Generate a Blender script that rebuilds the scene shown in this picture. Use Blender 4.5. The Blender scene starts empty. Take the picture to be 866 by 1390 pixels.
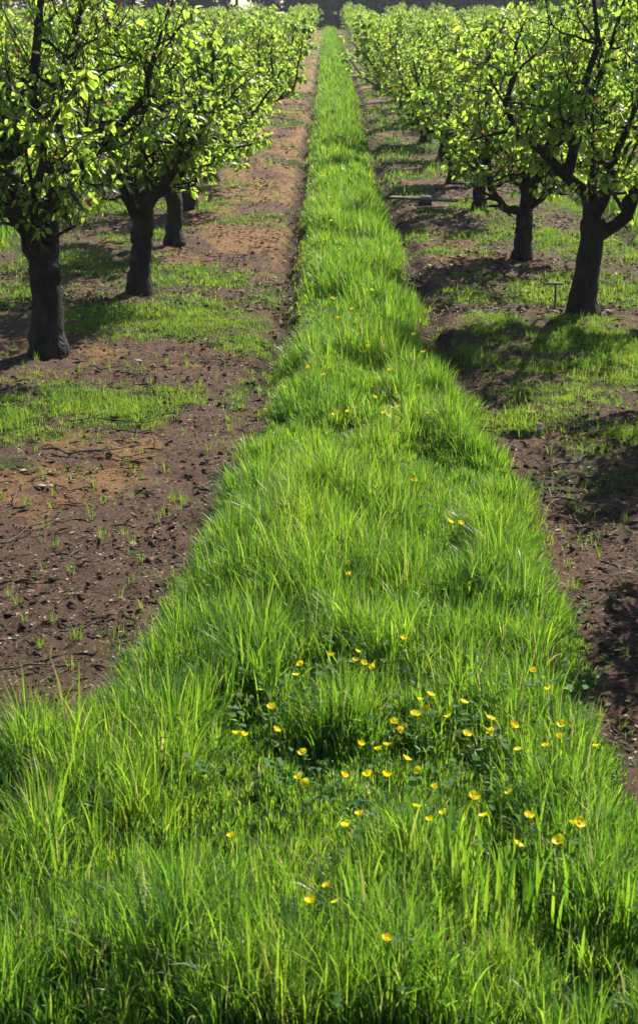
import bpy, math, random
import numpy as np
from mathutils import Vector, Matrix, Euler

R = math.radians
HAZE = 0.00032
random.seed(7)
rng = np.random.default_rng(11)
sc = bpy.context.scene
col = sc.collection

# ------------------------------------------------------------------ camera
F = 2066.0
CAM_H = 2.3
PITCH = math.atan(683 / F)
YAW = 12 * 0.949 / F
cam_d = bpy.data.cameras.new('camera')
cam = bpy.data.objects.new('camera', cam_d)
col.objects.link(cam)
cam.location = (0, 0, CAM_H)
cam.rotation_euler = (math.pi / 2 - PITCH, 0, YAW)
cam_d.sensor_fit = 'VERTICAL'
cam_d.sensor_height = 36
cam_d.lens = 36 * F / 1390
cam_d.clip_end = 5000
cam_d.clip_start = 0.05
cam_d.dof.use_dof = True
cam_d.dof.focus_distance = 8.0
cam_d.dof.aperture_fstop = 9.0
sc.camera = cam
CM = Euler((math.pi / 2 - PITCH, 0, YAW)).to_matrix()


def ray(px, py):
    return CM @ Vector(((px - 433) / F, (695 - py) / F, -1))


def at(px, py, z=0.0):
    """the point of the place at height z that stands behind a pixel"""
    d = ray(px, py)
    t = (z - CAM_H) / d.z
    return Vector((d.x * t, d.y * t, z))


def at_y(px, py, Y):
    d = ray(px, py)
    t = Y / d.y
    return Vector((d.x * t, Y, CAM_H + d.z * t))


# ------------------------------------------------------------------ noise
def _hash(ix, iy, s):
    h = (ix.astype(np.int64) * 374761393 + iy.astype(np.int64) * 668265263 + s * 1442695041) & 0xffffffff
    h = ((h ^ (h >> 13)) * 1274126177) & 0xffffffff
    return ((h ^ (h >> 16)) & 0xffffff) / float(0xffffff)


def vnoise(x, y, s=0):
    x = np.asarray(x, float); y = np.asarray(y, float)
    ix = np.floor(x); iy = np.floor(y)
    fx = x - ix; fy = y - iy
    fx = fx * fx * (3 - 2 * fx); fy = fy * fy * (3 - 2 * fy)
    a = _hash(ix, iy, s); b = _hash(ix + 1, iy, s)
    c = _hash(ix, iy + 1, s); d = _hash(ix + 1, iy + 1, s)
    return (a * (1 - fx) + b * fx) * (1 - fy) + (c * (1 - fx) + d * fx) * fy


def fbm(x, y, s=0, o=4):
    v = 0; a = 0.5; t = 0
    for k in range(o):
        v = v + a * vnoise(x * 2 ** k + 17.3 * k, y * 2 ** k - 9.1 * k, s + k); t += a; a *= 0.5
    return v / t


def sstep(a, b, x):
    t = np.clip((x - a) / (b - a), 0, 1)
    return t * t * (3 - 2 * t)


# ------------------------------------------------------------------ terrain
LP = [(438, 60), (431, 130), (423, 220), (417, 300), (412, 380), (408, 440), (382, 510), (348, 600), (312, 700), (232, 800), (165, 905), (85, 1010), (-40, 1100), (-350, 1230), (-900, 1330)]
RP = [(459, 60), (482, 130), (500, 220), (524, 300), (548, 380), (570, 440), (598, 500), (652, 580), (708, 680), (758, 800), (800, 900), (830, 1020), (875, 1120), (1000, 1230), (1200, 1330)]
_l = [at(*p) for p in LP][::-1]; _r = [at(*p) for p in RP][::-1]
LY = np.array([p.y for p in _l]); LX = np.array([p.x for p in _l])
RY = np.array([p.y for p in _r]); RX = np.array([p.x for p in _r])
PITCHX = 3.8
END_Y = 140.0


def strip_l(y): return np.interp(y, LY, LX)
def strip_r(y): return np.interp(y, RY, RX)


def rise(y):
    return 0.55 * sstep(55, 150, y)


def edges(x, y):
    """signed distance into the grass strip of the alley the point lies in (positive inside)"""
    x = np.asarray(x, float); y = np.asarray(y, float)
    k = np.round((x - 0.05) / PITCHX)
    w = 0.10 * (fbm(x * 0 + y * 1.3, k * 7.7, 5) - 0.5) * 2 + .10 * (fbm(x * 3, y * 4, 6, 2) - .5)
    c = np.minimum(x - strip_l(y) + w, strip_r(y) - x + w)
    o = 0.55 - np.abs(x - 0.05 - k * PITCHX) + w
    return np.where(k == 0, c, o)


def ground_z(x, y):
    x = np.asarray(x, float); y = np.asarray(y, float)
    e = edges(x, y)
    z = rise(y)
    z = z + 0.06 * sstep(-0.05, 0.3, e) + .12 * sstep(0.0, 0.4, e) * (fbm(x * .8, y * .75, 47, 2) - .5) * sstep(5, 9, y)
    rutn = 0.65 + 0.45 * fbm(x * 0 + y * 0.7, np.sign(x), 31)
    right = x > 0.05
    on = np.where(right, sstep(8.2, 10.5, y), sstep(9.0, 11.5, y)) * (1 - sstep(70, 110, y))
    c = np.where(right, -0.13, -0.13)
    wd = np.where(right, 0.10, 0.10)
    dep = np.where(right, 0.10, 0.14)
    z = z - dep * rutn * on * np.exp(-((e - c) / wd) ** 2)
    z = z + 0.03 * (fbm(x * 1.1, y * 1.1, 3, 3) - 0.5) * sstep(0.3, -0.3, e)
    near = 1 - sstep(20, 45, y)
    z = z + near * sstep(0.25, -0.1, e) * (0.05 * (fbm(x * 6, y * 6, 9, 3) - 0.5) + 0.036 * (fbm(x * 19, y * 19, 12, 2) - 0.5))
    return z


# ------------------------------------------------------------------ mesh helpers
def mesh(name, V, Q=None, T=None, smooth=True, mats=(), qm=None, tm=None):
    V = np.asarray(V, np.float32)
    Q = np.zeros((0, 4), np.int32) if Q is None or len(Q) == 0 else np.asarray(Q, np.int32)
    T = np.zeros((0, 3), np.int32) if T is None or len(T) == 0 else np.asarray(T, np.int32)
    me = bpy.data.meshes.new(name)
    me.vertices.add(len(V)); me.vertices.foreach_set('co', V.ravel())
    nl = len(Q) * 4 + len(T) * 3
    me.loops.add(nl); me.loops.foreach_set('vertex_index', np.concatenate([Q.ravel(), T.ravel()]))
    npoly = len(Q) + len(T)
    st = np.concatenate([np.arange(len(Q)) * 4, len(Q) * 4 + np.arange(len(T)) * 3]).astype(np.int32)
    me.polygons.add(npoly); me.polygons.foreach_set('loop_start', st)
    me.polygons.foreach_set('use_smooth', np.full(npoly, smooth))
    for m in mats: me.materials.append(m)
    if qm is not None or tm is not None:
        a = np.concatenate([np.zeros(len(Q), np.int32) if qm is None else np.asarray(qm, np.int32),
                            np.zeros(len(T), np.int32) if tm is None else np.asarray(tm, np.int32)])
        me.polygons.foreach_set('material_index', a)
    me.update(calc_edges=True)
    me.validate()
    return me


def link(name, me, parent=None, loc=None):
    o = bpy.data.objects.new(name, me); col.objects.link(o)
    if parent is not None: o.parent = parent
    if loc is not None: o.location = loc
    return o


def tag(o, label=None, cat=None, group=None, kind=None):
    if label: o['label'] = label
    if cat: o['category'] = cat
    if group: o['group'] = group
    if kind: o['kind'] = kind
    return o


def empty(name, loc, rz=0):
    o = bpy.data.objects.new(name, None); col.objects.link(o)
    o.empty_display_size = 0.1
    o.location = loc; o.rotation_euler = (0, 0, rz)
    return o


class MB:
    def __init__(s): s.V = []; s.Q = []; s.T = []; s.n = 0

    def add(s, v, q=None, t=None):
        v = np.asarray(v, float)
        s.V.append(v)
        if q is not None and len(q): s.Q.append(np.asarray(q) + s.n)
        if t is not None and len(t): s.T.append(np.asarray(t) + s.n)
        s.n += len(v)

    def tube(s, pts, rad, sides=7, lump=0.0, cap=True):
        P = np.array([tuple(p) for p in pts], float); n = len(P)
        Tn = np.gradient(P, axis=0); Tn /= np.linalg.norm(Tn, axis=1)[:, None] + 1e-9
        ref = np.array([1.0, 0.13, 0.07]) if abs(Tn[0][0]) < 0.8 else np.array([0.1, 1.0, 0])
        u = np.cross(Tn[0], ref); u /= np.linalg.norm(u)
        out = []
        for i in range(n):
            u = u - Tn[i] * np.dot(u, Tn[i]); u /= np.linalg.norm(u) + 1e-9
            w = np.cross(Tn[i], u)
            a = np.arange(sides) * 2 * math.pi / sides
            r = rad[i] * (1 + lump * (rng.random(sides) - 0.5) * 2)
            out.append(P[i] + (np.cos(a) * r)[:, None] * u + (np.sin(a) * r)[:, None] * w)
        V = np.concatenate(out)
        q = []
        for i in range(n - 1):
            for j in range(sides):
                k = (j + 1) % sides
                q.append((i * sides + j, i * sides + k, (i + 1) * sides + k, (i + 1) * sides + j))
        t = []
        if cap:
            V = np.vstack([V, P[0], P[-1]])
            for j in range(sides):
                k = (j + 1) % sides
                t.append((n * sides, k, j)); t.append((n * sides + 1, (n - 1) * sides + j, (n - 1) * sides + k))
        s.add(V, q, t)

    def box(s, c, size, M=None, bev=0.12):
        hx, hy, hz = [v / 2 for v in size]
        b = bev * min(size)
        V = []
        for z in (-hz, -hz + b, hz - b, hz):
            i = b if abs(z) == hz else 0
            X, Y = hx - i, hy - i
            V += [(-X + b, -Y, z), (X - b, -Y, z), (X, -Y + b, z), (X, Y - b, z), (X - b, Y, z), (-X + b, Y, z), (-X, Y - b, z), (-X, -Y + b, z)]
        V = np.array(V)
        if M is not None: V = V @ np.array(M).T
        V = V + np.array(c)
        q = [(a * 8 + j, a * 8 + (j + 1) % 8, (a + 1) * 8 + (j + 1) % 8, (a + 1) * 8 + j) for a in range(3) for j in range(8)]
        t = []
        for j in range(1, 7): t.append((0, j + 1, j)); t.append((24, 24 + j, 24 + j + 1))
        s.add(V, q, t)

    def me(s, name, mats=(), smooth=True):
        return mesh(name, np.concatenate(s.V), np.concatenate(s.Q) if s.Q else None, np.concatenate(s.T) if s.T else None, smooth, mats)


# ------------------------------------------------------------------ materials
def mat(name):
    m = bpy.data.materials.new(name); m.use_nodes = True
    nt = m.node_tree; nt.nodes.clear()
    out = nt.nodes.new('ShaderNodeOutputMaterial')
    return m, nt, out


def N(nt, typ, **kw):
    n = nt.nodes.new(typ)
    for k, v in kw.items(): setattr(n, k, v)
    return n


def noise(nt, scale, detail=4, rough=0.6, vec=None):
    n = N(nt, 'ShaderNodeTexNoise'); n.inputs['Scale'].default_value = scale
    n.inputs['Detail'].default_value = detail; n.inputs['Roughness'].default_value = rough
    if vec is None:
        g = N(nt, 'ShaderNodeNewGeometry'); vec = g.outputs['Position']
    nt.links.new(vec, n.inputs['Vector'])
    return n.outputs['Fac']


def ramp(nt, fac, stops, interp='LINEAR'):
    r = N(nt, 'ShaderNodeValToRGB'); r.color_ramp.interpolation = interp
    el = r.color_ramp.elements
    while len(el) < len(stops): el.new(0.5)
    for e, (p, c) in zip(el, stops): e.position = p; e.color = (*c, 1)
    nt.links.new(fac, r.inputs['Fac'])
    return r.outputs['Color']


def mixc(nt, fac, a, b, mode='MIX'):
    m = N(nt, 'ShaderNodeMix', data_type='RGBA', blend_type=mode)
    for s, v in ((m.inputs[0], fac), (m.inputs[6], a), (m.inputs[7], b)):
        if isinstance(v, (int, float)): s.default_value = v
        elif isinstance(v, tuple): s.default_value = (*v, 1)
        else: nt.links.new(v, s)
    return m.outputs[2]


def leafmat(name, refl, trans, rough=0.38, spec=0.5, var=6.0, tw=0.5):
    """refl / trans: ramps of colours by island; var: scale of patchy variation"""
    m, nt, out = mat(name)
    g = N(nt, 'ShaderNodeNewGeometry')
    isl = g.outputs['Random Per Island']
    c1 = ramp(nt, isl, refl); c2 = ramp(nt, isl, trans)
    pn = noise(nt, var, 2)
    tint = ramp(nt, pn, [(0.3, (0.66, 0.80, 0.85)), (0.7, (1.18, 1.1, 1.0))])
    c1 = mixc(nt, 1.0, c1, tint, 'MULTIPLY'); c2 = mixc(nt, 1.0, c2, tint, 'MULTIPLY')
    b = N(nt, 'ShaderNodeBsdfPrincipled'); nt.links.new(c1, b.inputs['Base Color'])
    b.inputs['Roughness'].default_value = rough
    b.inputs['Specular IOR Level'].default_value = spec
    t = N(nt, 'ShaderNodeBsdfTranslucent'); nt.links.new(c2, t.inputs['Color'])
    mx = N(nt, 'ShaderNodeMixShader'); mx.inputs[0].default_value = tw
    nt.links.new(b.outputs[0], mx.inputs[1]); nt.links.new(t.outputs[0], mx.inputs[2])
    nt.links.new(mx.outputs[0], out.inputs['Surface'])
    return m


def plain(name, stops, scale=20, rough=0.8, bump=0.4, bscale=60, spec=0.3, detail=5, dist=0.01, vec=None, sub=None):
    m, nt, out = mat(name)
    f = noise(nt, scale, detail)
    c = ramp(nt, f, stops)
    b = N(nt, 'ShaderNodeBsdfPrincipled'); nt.links.new(c, b.inputs['Base Color'])
    b.inputs['Roughness'].default_value = rough; b.inputs['Specular IOR Level'].default_value = spec
    bp = N(nt, 'ShaderNodeBump'); bp.inputs['Strength'].default_value = bump; bp.inputs['Distance'].default_value = dist
    nt.links.new(noise(nt, bscale, 6, 0.7), bp.inputs['Height']); nt.links.new(bp.outputs[0], b.inputs['Normal'])
    nt.links.new(b.outputs[0], out.inputs['Surface'])
    return m


M = {}
M['grass'] = leafmat('meadow_grass',
    [(0.0, (0.022, 0.070, 0.016)), (0.4, (0.040, 0.110, 0.022)), (0.92, (0.080, 0.160, 0.03)), (0.965, (0.30, 0.25, 0.12))],
    [(0.0, (0.07, 0.22, 0.016)), (0.4, (0.24, 0.46, 0.024)), (0.92, (0.44, 0.64, 0.04)), (0.965, (0.50, 0.42, 0.16))],
    rough=0.42, spec=0.4, var=1.7, tw=0.52)
M['turf'] = leafmat('short_turf',
    [(0.0, (0.045, 0.105, 0.012)), (0.6, (0.075, 0.150, 0.018)), (1.0, (0.16, 0.15, 0.05))],
    [(0.0, (0.20, 0.40, 0.015)), (0.6, (0.32, 0.52, 0.03)), (1.0, (0.40, 0.38, 0.10))],
    rough=0.5, spec=0.3, var=2.3, tw=0.5)
M['weed'] = leafmat('broad_weed_leaf',
    [(0.0, (0.035, 0.10, 0.014)), (1.0, (0.065, 0.16, 0.02))],
    [(0.0, (0.18, 0.40, 0.02)), (1.0, (0.34, 0.54, 0.03))], rough=0.6, spec=0.18, var=9, tw=0.5)
M['pear_leaf'] = leafmat('pear_leaf',
    [(0.0, (0.035, 0.085, 0.014)), (0.55, (0.060, 0.125, 0.018)), (0.955, (0.095, 0.160, 0.022)), (0.985, (0.10, 0.05, 0.025))],
    [(0.0, (0.30, 0.50, 0.04)), (0.5, (0.50, 0.70, 0.07)), (0.955, (0.66, 0.82, 0.12)), (0.985, (0.42, 0.24, 0.08))],
    rough=0.38, spec=0.45, var=2.2, tw=0.56)
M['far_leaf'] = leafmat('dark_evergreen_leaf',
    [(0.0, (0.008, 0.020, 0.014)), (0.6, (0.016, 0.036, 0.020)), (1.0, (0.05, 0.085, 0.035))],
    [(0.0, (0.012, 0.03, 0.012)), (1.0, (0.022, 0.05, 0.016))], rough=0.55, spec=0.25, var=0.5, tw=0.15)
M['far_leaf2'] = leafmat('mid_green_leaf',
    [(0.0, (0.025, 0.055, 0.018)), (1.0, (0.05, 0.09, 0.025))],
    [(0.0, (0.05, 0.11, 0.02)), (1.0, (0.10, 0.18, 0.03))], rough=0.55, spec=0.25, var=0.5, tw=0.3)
M['petal'] = leafmat('buttercup_petal',
    [(0.0, (0.92, 0.72, 0.006)), (1.0, (0.94, 0.80, 0.012))],
    [(0.0, (0.92, 0.72, 0.006)), (1.0, (0.94, 0.80, 0.01))], rough=0.45, spec=0.25, var=40, tw=0.45)
M['flower_eye'] = plain('buttercup_eye', [(0.3, (0.65, 0.42, 0.01)), (0.7, (0.8, 0.55, 0.02))], 300, 0.7, 0.5, 900, dist=0.001)
M['stem'] = leafmat('flower_stem', [(0.0, (0.05, 0.12, 0.02)), (1.0, (0.08, 0.16, 0.03))],
    [(0.0, (0.08, 0.2, 0.02)), (1.0, (0.1, 0.25, 0.02))], rough=0.5, spec=0.3, tw=0.2)


def barkmat():
    m, nt, out = mat('pear_bark')
    tc = N(nt, 'ShaderNodeTexCoord')
    mp = N(nt, 'ShaderNodeMapping'); mp.inputs['Scale'].default_value = (1, 1, 0.35)
    nt.links.new(tc.outputs['Object'], mp.inputs['Vector'])
    f = noise(nt, 16, 8, 0.7, mp.outputs[0])
    c = ramp(nt, f, [(0.30, (0.007, 0.005, 0.004)), (0.5, (0.022, 0.016, 0.013)), (0.64, (0.045, 0.033, 0.026)), (0.8, (0.085, 0.068, 0.048))])
    f2 = noise(nt, 4, 5, 0.6, tc.outputs['Object'])
    lich = ramp(nt, f2, [(0.56, (0, 0, 0)), (0.72, (1, 1, 1))])
    c = mixc(nt, lich, c, (0.050, 0.052, 0.024))
    b = N(nt, 'ShaderNodeBsdfPrincipled'); nt.links.new(c, b.inputs['Base Color'])
    b.inputs['Roughness'].default_value = 0.82; b.inputs['Specular IOR Level'].default_value = 0.25
    v = N(nt, 'ShaderNodeTexVoronoi'); v.feature = 'DISTANCE_TO_EDGE'; v.inputs['Scale'].default_value = 26
    nt.links.new(mp.outputs[0], v.inputs['Vector'])
    vr = N(nt, 'ShaderNodeMath', operation='MINIMUM'); vr.inputs[1].default_value = 0.22
    nt.links.new(v.outputs['Distance'], vr.inputs[0])
    ad = N(nt, 'ShaderNodeMath', operation='MULTIPLY_ADD'); ad.inputs[1].default_value = 2.4
    nt.links.new(vr.outputs[0], ad.inputs[0]); nt.links.new(f, ad.inputs[2])
    bp = N(nt, 'ShaderNodeBump'); bp.inputs['Strength'].default_value = 1.0; bp.inputs['Distance'].default_value = 0.016
    nt.links.new(ad.outputs[0], bp.inputs['Height']); nt.links.new(bp.outputs[0], b.inputs['Normal'])
    nt.links.new(b.outputs[0], out.inputs['Surface'])
    return m


M['bark'] = barkmat()
M['twig'] = plain('twig_bark', [(0.3, (0.010, 0.007, 0.006)), (0.6, (0.032, 0.022, 0.018)), (0.8, (0.08, 0.06, 0.045))], 30, 0.75, 0.6, 120, dist=0.004)
M['deadtwig'] = plain('fallen_twig_bark', [(0.3, (0.035, 0.026, 0.022)), (0.6, (0.10, 0.078, 0.062)), (0.8, (0.24, 0.20, 0.16))], 12, 0.8, 0.6, 120, dist=0.004)
M['plank'] = plain('weathered_wood', [(0.3, (0.07, 0.06, 0.045)), (0.6, (0.15, 0.13, 0.10)), (0.8, (0.24, 0.21, 0.17))], 14, 0.8, 0.6, 70, dist=0.004)
M['darkwood'] = plain('damp_dark_wood', [(0.3, (0.03, 0.024, 0.02)), (0.7, (0.10, 0.08, 0.06))], 14, 0.8, 0.6, 70, dist=0.004)
M['cutwood'] = plain('cut_wood_face', [(0.3, (0.20, 0.12, 0.06)), (0.7, (0.38, 0.26, 0.14))], 30, 0.8, 0.4, 90, dist=0.003)
M['stone'] = plain('field_stone', [(0.3, (0.20, 0.18, 0.15)), (0.7, (0.40, 0.37, 0.32))], 25, 0.85, 0.6, 90, dist=0.006)
M['litter'] = None
m, nt, out = mat('dead_leaf_litter')
g = N(nt, 'ShaderNodeNewGeometry')
c = ramp(nt, g.outputs['Random Per Island'], [(0.0, (0.022, 0.014, 0.011)), (0.35, (0.06, 0.038, 0.028)), (0.65, (0.15, 0.088, 0.050)), (0.88, (0.26, 0.17, 0.10)), (1.0, (0.36, 0.29, 0.21))])
b = N(nt, 'ShaderNodeBsdfPrincipled'); nt.links.new(c, b.inputs['Base Color']); b.inputs['Roughness'].default_value = 0.8
b.inputs['Specular IOR Level'].default_value = 0.25
nt.links.new(b.outputs[0], out.inputs['Surface']); M['litter'] = m

# ground: bare soil, mossy tan patches and green turf film, steered by two attributes
m, nt, out = mat('orchard_ground')
at1 = N(nt, 'ShaderNodeAttribute', attribute_name='turf')
at2 = N(nt, 'ShaderNodeAttribute', attribute_name='moss')
n1 = noise(nt, 9, 8, 0.7); n2 = noise(nt, 60, 8, 0.85); n3 = noise(nt, 2.3, 5, 0.6)
soil = ramp(nt, n2, [(0.30, (0.022, 0.012, 0.010)), (0.45, (0.080, 0.046, 0.032)), (0.57, (0.15, 0.092, 0.064)), (0.70, (0.25, 0.175, 0.125))])
soil = mixc(nt, ramp(nt, n3, [(0.4, (0, 0, 0)), (0.7, (0.6, 0.6, 0.6))]), soil, mixc(nt, 1.0, soil, (1.5, 1.25, 1.1), 'MULTIPLY'))
moss = ramp(nt, n2, [(0.3, (0.07, 0.034, 0.014)), (0.5, (0.24, 0.13, 0.050)), (0.72, (0.46, 0.30, 0.15))])
green = ramp(nt, n2, [(0.3, (0.020, 0.026, 0.010)), (0.55, (0.048, 0.075, 0.016)), (0.75, (0.11, 0.12, 0.04))])


def thr(nt, a, nz, lo, hi, k=0.6):
    s = N(nt, 'ShaderNodeMath', operation='MULTIPLY_ADD'); nt.links.new(nz, s.inputs[0]); s.inputs[1].default_value = k
    nt.links.new(a, s.inputs[2])
    return ramp(nt, s.outputs[0], [(lo, (0, 0, 0)), (hi, (1, 1, 1))])


c = mixc(nt, thr(nt, at2.outputs['Fac'], noise(nt, 24, 8, 0.8), 0.74, 1.05, 1.0), soil, moss)
c = mixc(nt, thr(nt, at1.outputs['Fac'], noise(nt, 30, 8, 0.8), 0.74, 1.05, 1.0), c, green)
at3 = N(nt, 'ShaderNodeAttribute', attribute_name='damp')
c = mixc(nt, at3.outputs['Fac'], c, mixc(nt, 1.0, soil, (.42, .38, .38), 'MULTIPLY'))
b = N(nt, 'ShaderNodeBsdfPrincipled'); nt.links.new(c, b.inputs['Base Color']); b.inputs['Roughness'].default_value = 0.9
b.inputs['Specular IOR Level'].default_value = 0.15
bp = N(nt, 'ShaderNodeBump'); bp.inputs['Strength'].default_value = 1.0; bp.inputs['Distance'].default_value = 0.03
nt.links.new(noise(nt, 60, 8, 0.85), bp.inputs['Height']); nt.links.new(bp.outputs[0], b.inputs['Normal'])
nt.links.new(b.outputs[0], out.inputs['Surface']); M['ground'] = m

# ------------------------------------------------------------------ cover masks
# patches of green turf and tan moss seen on the bare alleys: (pixel x, pixel y, radius m, weight)
TURF = [(240, 430, .55, 1), (330, 440, .3, .6), (150, 430, .4, .9), (90, 545, .42, 1), (170, 555, .3, .9), (20, 560, .4, .8), (250, 370, .4, .7),
        (320, 300, .5, .5), (290, 380, .4, .7), (340, 470, .3, .7), (300, 250, .6, .4), (375, 400, .25, .9), (210, 540, .25, .6),
        (100, 350, .7, .6), (20, 400, .6, .6),
        (800, 390, .5, 1), (850, 400, .5, 1), (740, 400, .4, .9), (700, 450, .5, .9), (800, 460, .6, 1), (850, 500, .5, 1), (650, 320, .5, .8),
        (600, 340, .35, .7), (640, 400, .4, .7), (660, 240, .7, .9), (600, 200, .8, .8), (560, 170, .9, .7), (760, 540, .4, .7), (700, 500, .35, .7), (840, 590, .3, .6),
        (640, 480, .25, .8), (690, 570, .25, .7), (800, 620, .25, .5), (590, 290, .3, .7), (700, 300, .6, .6), (760, 340, .6, .5),
        (750, 660, .3, .45), (800, 720, .25, .45), (850, 650, .3, .4), (30, 620, .3, .45), (100, 590, .3, .5), (530, 190, .5, .6), (520, 150, 1, .6)]
MOSS = [(370, 200, .8, .9), (350, 250, .7, .9), (385, 150, 1.5, .9), (330, 310, .4, .7), (60, 660, .4, .8), (150, 650, .35, .7), (180, 610, .3, .8), (40, 700, .3, .6),
        (60, 460, .3, .5), (130, 480, .3, .5), (250, 500, .3, .5), (600, 300, .35, .8), (560, 240, .5, .9), (580, 310, .3, .8), (640, 350, .5, .6), (700, 360, .4, .5),
        (850, 345, .5, .7), (820, 610, .25, .7), (760, 590, .2, .6), (830, 640, .2, .6), (520, 210, .6, .8), (480, 90, 3, .8), (490, 120, 2, .8), (400, 100, 3, .9),
        (850, 430, .25, .4), (90, 600, .2, .6)]


def blobs(lst, x, y, far):
    v = np.zeros_like(x)
    for (a, b_, r, w) in lst:
        p = at(a, b_)
        rx = r; ry = r * 1.35
        v = np.maximum(v, w * np.exp(-(((x - p.x) / rx) ** 2 + ((y - p.y) / ry) ** 2) * 0.9))
    return v


def turf_mask(x, y):
    e = edges(x, y)
    v = blobs(TURF, x, y, 0)
    n = fbm(x * 1.5, y * 1.1, 77)
    n2 = fbm(x * 5, y * 5, 78, 3)
    amb = 0.70 * sstep(0.42, 0.60, fbm(x * 1.6, y * 0.8, 79)) * sstep(9.5, 18, y) * np.where(x < 0, sstep(-0.9, -1.9, x) * 0.6 + 0.6, 1)
    v = np.maximum(v, amb)
    v = np.maximum(v, 0.75 * sstep(-0.35, 0.0, e) * sstep(0.40, 0.6, n2) * (0.35 + 0.65 * sstep(7, 10, y)))
    v = v * (0.25 + 1.0 * n + .9 * (n2 - .5) + .7 * (fbm(x * 13, y * 13, 80, 2) - .5)) + .16 * sstep(.44, .68, n2)
    side = sstep(1.9, 3.4, np.abs(x)) * 0.6 * sstep(.40, .6, n)
    v = np.maximum(v, side * sstep(9, 12, y))
    return np.clip(v, 0, 1)


def moss_mask(x, y):
    v = blobs(MOSS, x, y, 0)
    n = fbm(x * 2.2, y * 1.3, 91)
    amb = 1.0 * sstep(11, 17, y) * np.where(x < 0, 1, 0.6) * sstep(2.4, 0.8, np.abs(x)) * sstep(.30, .52, fbm(x * 2.2, y * .9, 95))
    return np.clip(np.maximum(v, amb) * (0.15 + 1.0 * n + .9 * (fbm(x * 8, y * 8, 93, 2) - .5)), 0, 1)


# ------------------------------------------------------------------ ground sheet
def axis(segs):
    a = [segs[0][0]]
    for (s, e, st0, st1) in segs:
        p = s
        while p < e - 1e-6:
            t = (p - s) / (e - s)
            p += st0 + (st1 - st0) * t
            a.append(min(p, e))
    return np.array(a)


xs = axis([(-400, -60, 60, 15), (-60, -9, 8, .4), (-9, -3.2, .35, .04), (-3.2, 3.2, .025, .025), (3.2, 9, .04, .35), (9, 60, .4, 8), (60, 400, 15, 60)])
ys = axis([(-40, 0, 10, 2), (0, 3, .5, .05), (3, 11, .024, .026), (11, 20, .028, .07), (20, 50, .07, .3), (50, 155, .3, 1.2), (155, 500, 5, 60)])
GX, GY = np.meshgrid(xs, ys)
GZ = ground_z(GX, GY)
V = np.stack([GX, GY, GZ], -1).reshape(-1, 3)
ny, nx = GX.shape
I = np.arange(ny * nx).reshape(ny, nx)
Q = np.stack([I[:-1, :-1], I[:-1, 1:], I[1:, 1:], I[1:, :-1]], -1).reshape(-1, 4)
me = mesh('ground', V, Q, mats=[M['ground']])
tv = turf_mask(GX, GY); ev = edges(GX, GY)
tv = np.maximum(tv, sstep(-0.05, 0.15, ev))
a = me.attributes.new('turf', 'FLOAT', 'POINT'); a.data.foreach_set('value', tv.ravel().astype(np.float32))
a = me.attributes.new('moss', 'FLOAT', 'POINT'); a.data.foreach_set('value', moss_mask(GX, GY).ravel().astype(np.float32))
dm_ = np.exp(-((ev + .13) / .10) ** 2) * sstep(8.5, 10.5, GY) * (1 - sstep(70, 110, GY)) * (.5 + fbm(GX * 3, GY * 2, 97)) * (np.abs(GX) < 2.2)
a = me.attributes.new('damp', 'FLOAT', 'POINT'); a.data.foreach_set('value', np.clip(dm_, 0, 1).ravel().astype(np.float32))
tag(link('ground', me), kind='structure', label='bare brown orchard soil with mossy patches and worn ruts')


# ------------------------------------------------------------------ grass blades
def blades(x, y, h, w, lean_dir, lean, segs, z=None, curl=0.5):
    n = len(x)
    if z is None: z = ground_z(x, y) - 0.005
    t = np.linspace(0, 1, segs + 1)[None, :]
    L = h[:, None]
    ang = lean[:, None] * (t ** (1 + curl))                # bends over more and more
    # integrate the direction
    dt = 1.0 / segs
    sx = np.sin(ang); cz = np.cos(ang)
    hx = np.concatenate([np.zeros((n, 1)), np.cumsum((sx[:, :-1] + sx[:, 1:]) / 2, 1)], 1) * dt * L
    hz = np.concatenate([np.zeros((n, 1)), np.cumsum((cz[:, :-1] + cz[:, 1:]) / 2, 1)], 1) * dt * L
    dx = np.cos(lean_dir)[:, None]; dy = np.sin(lean_dir)[:, None]
    fa = lean_dir + math.pi / 2 + rng.normal(0, 0.7, n)
    tw = rng.normal(0, 0.5, n)[:, None] * t
    wx = np.cos(fa[:, None] + tw); wy = np.sin(fa[:, None] + tw)
    prof = np.where(t < 0.999, (1 - t ** 2.2) * (0.55 + 0.9 * t - 0.2 * t * t), 0.0)
    W = w[:, None] * 0.5 * prof
    cx = x[:, None] + dx * hx; cy = y[:, None] + dy * hx; czz = z[:, None] + hz
    # left / right columns; the tip is one vertex
    A = np.stack([cx - wx * W, cy - wy * W, czz], -1)[:, :-1]
    B = np.stack([cx + wx * W, cy + wy * W, czz], -1)[:, :-1]
    tip = np.stack([cx[:, -1], cy[:, -1], czz[:, -1]], -1)[:, None]
    V = np.concatenate([np.stack([A, B], 2).reshape(n, segs * 2, 3), tip], 1)
    k = segs * 2 + 1
    base = (np.arange(n) * k)[:, None]
    q = []
    for s_ in range(segs - 1):
        q.append(base + np.array([s_ * 2, s_ * 2 + 1, s_ * 2 + 3, s_ * 2 + 2])[None])
    Qd = np.concatenate(q) if q else np.zeros((0, 4), int)
    Td = base + np.array([segs * 2 - 2, segs * 2 - 1, segs * 2])[None]
    return V.reshape(-1, 3), Qd, Td


def gather(name, parts, mats):
    b_ = MB()
    for v, q, t in parts: b_.add(v, q, t)
    return b_.me(name, mats)


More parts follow.
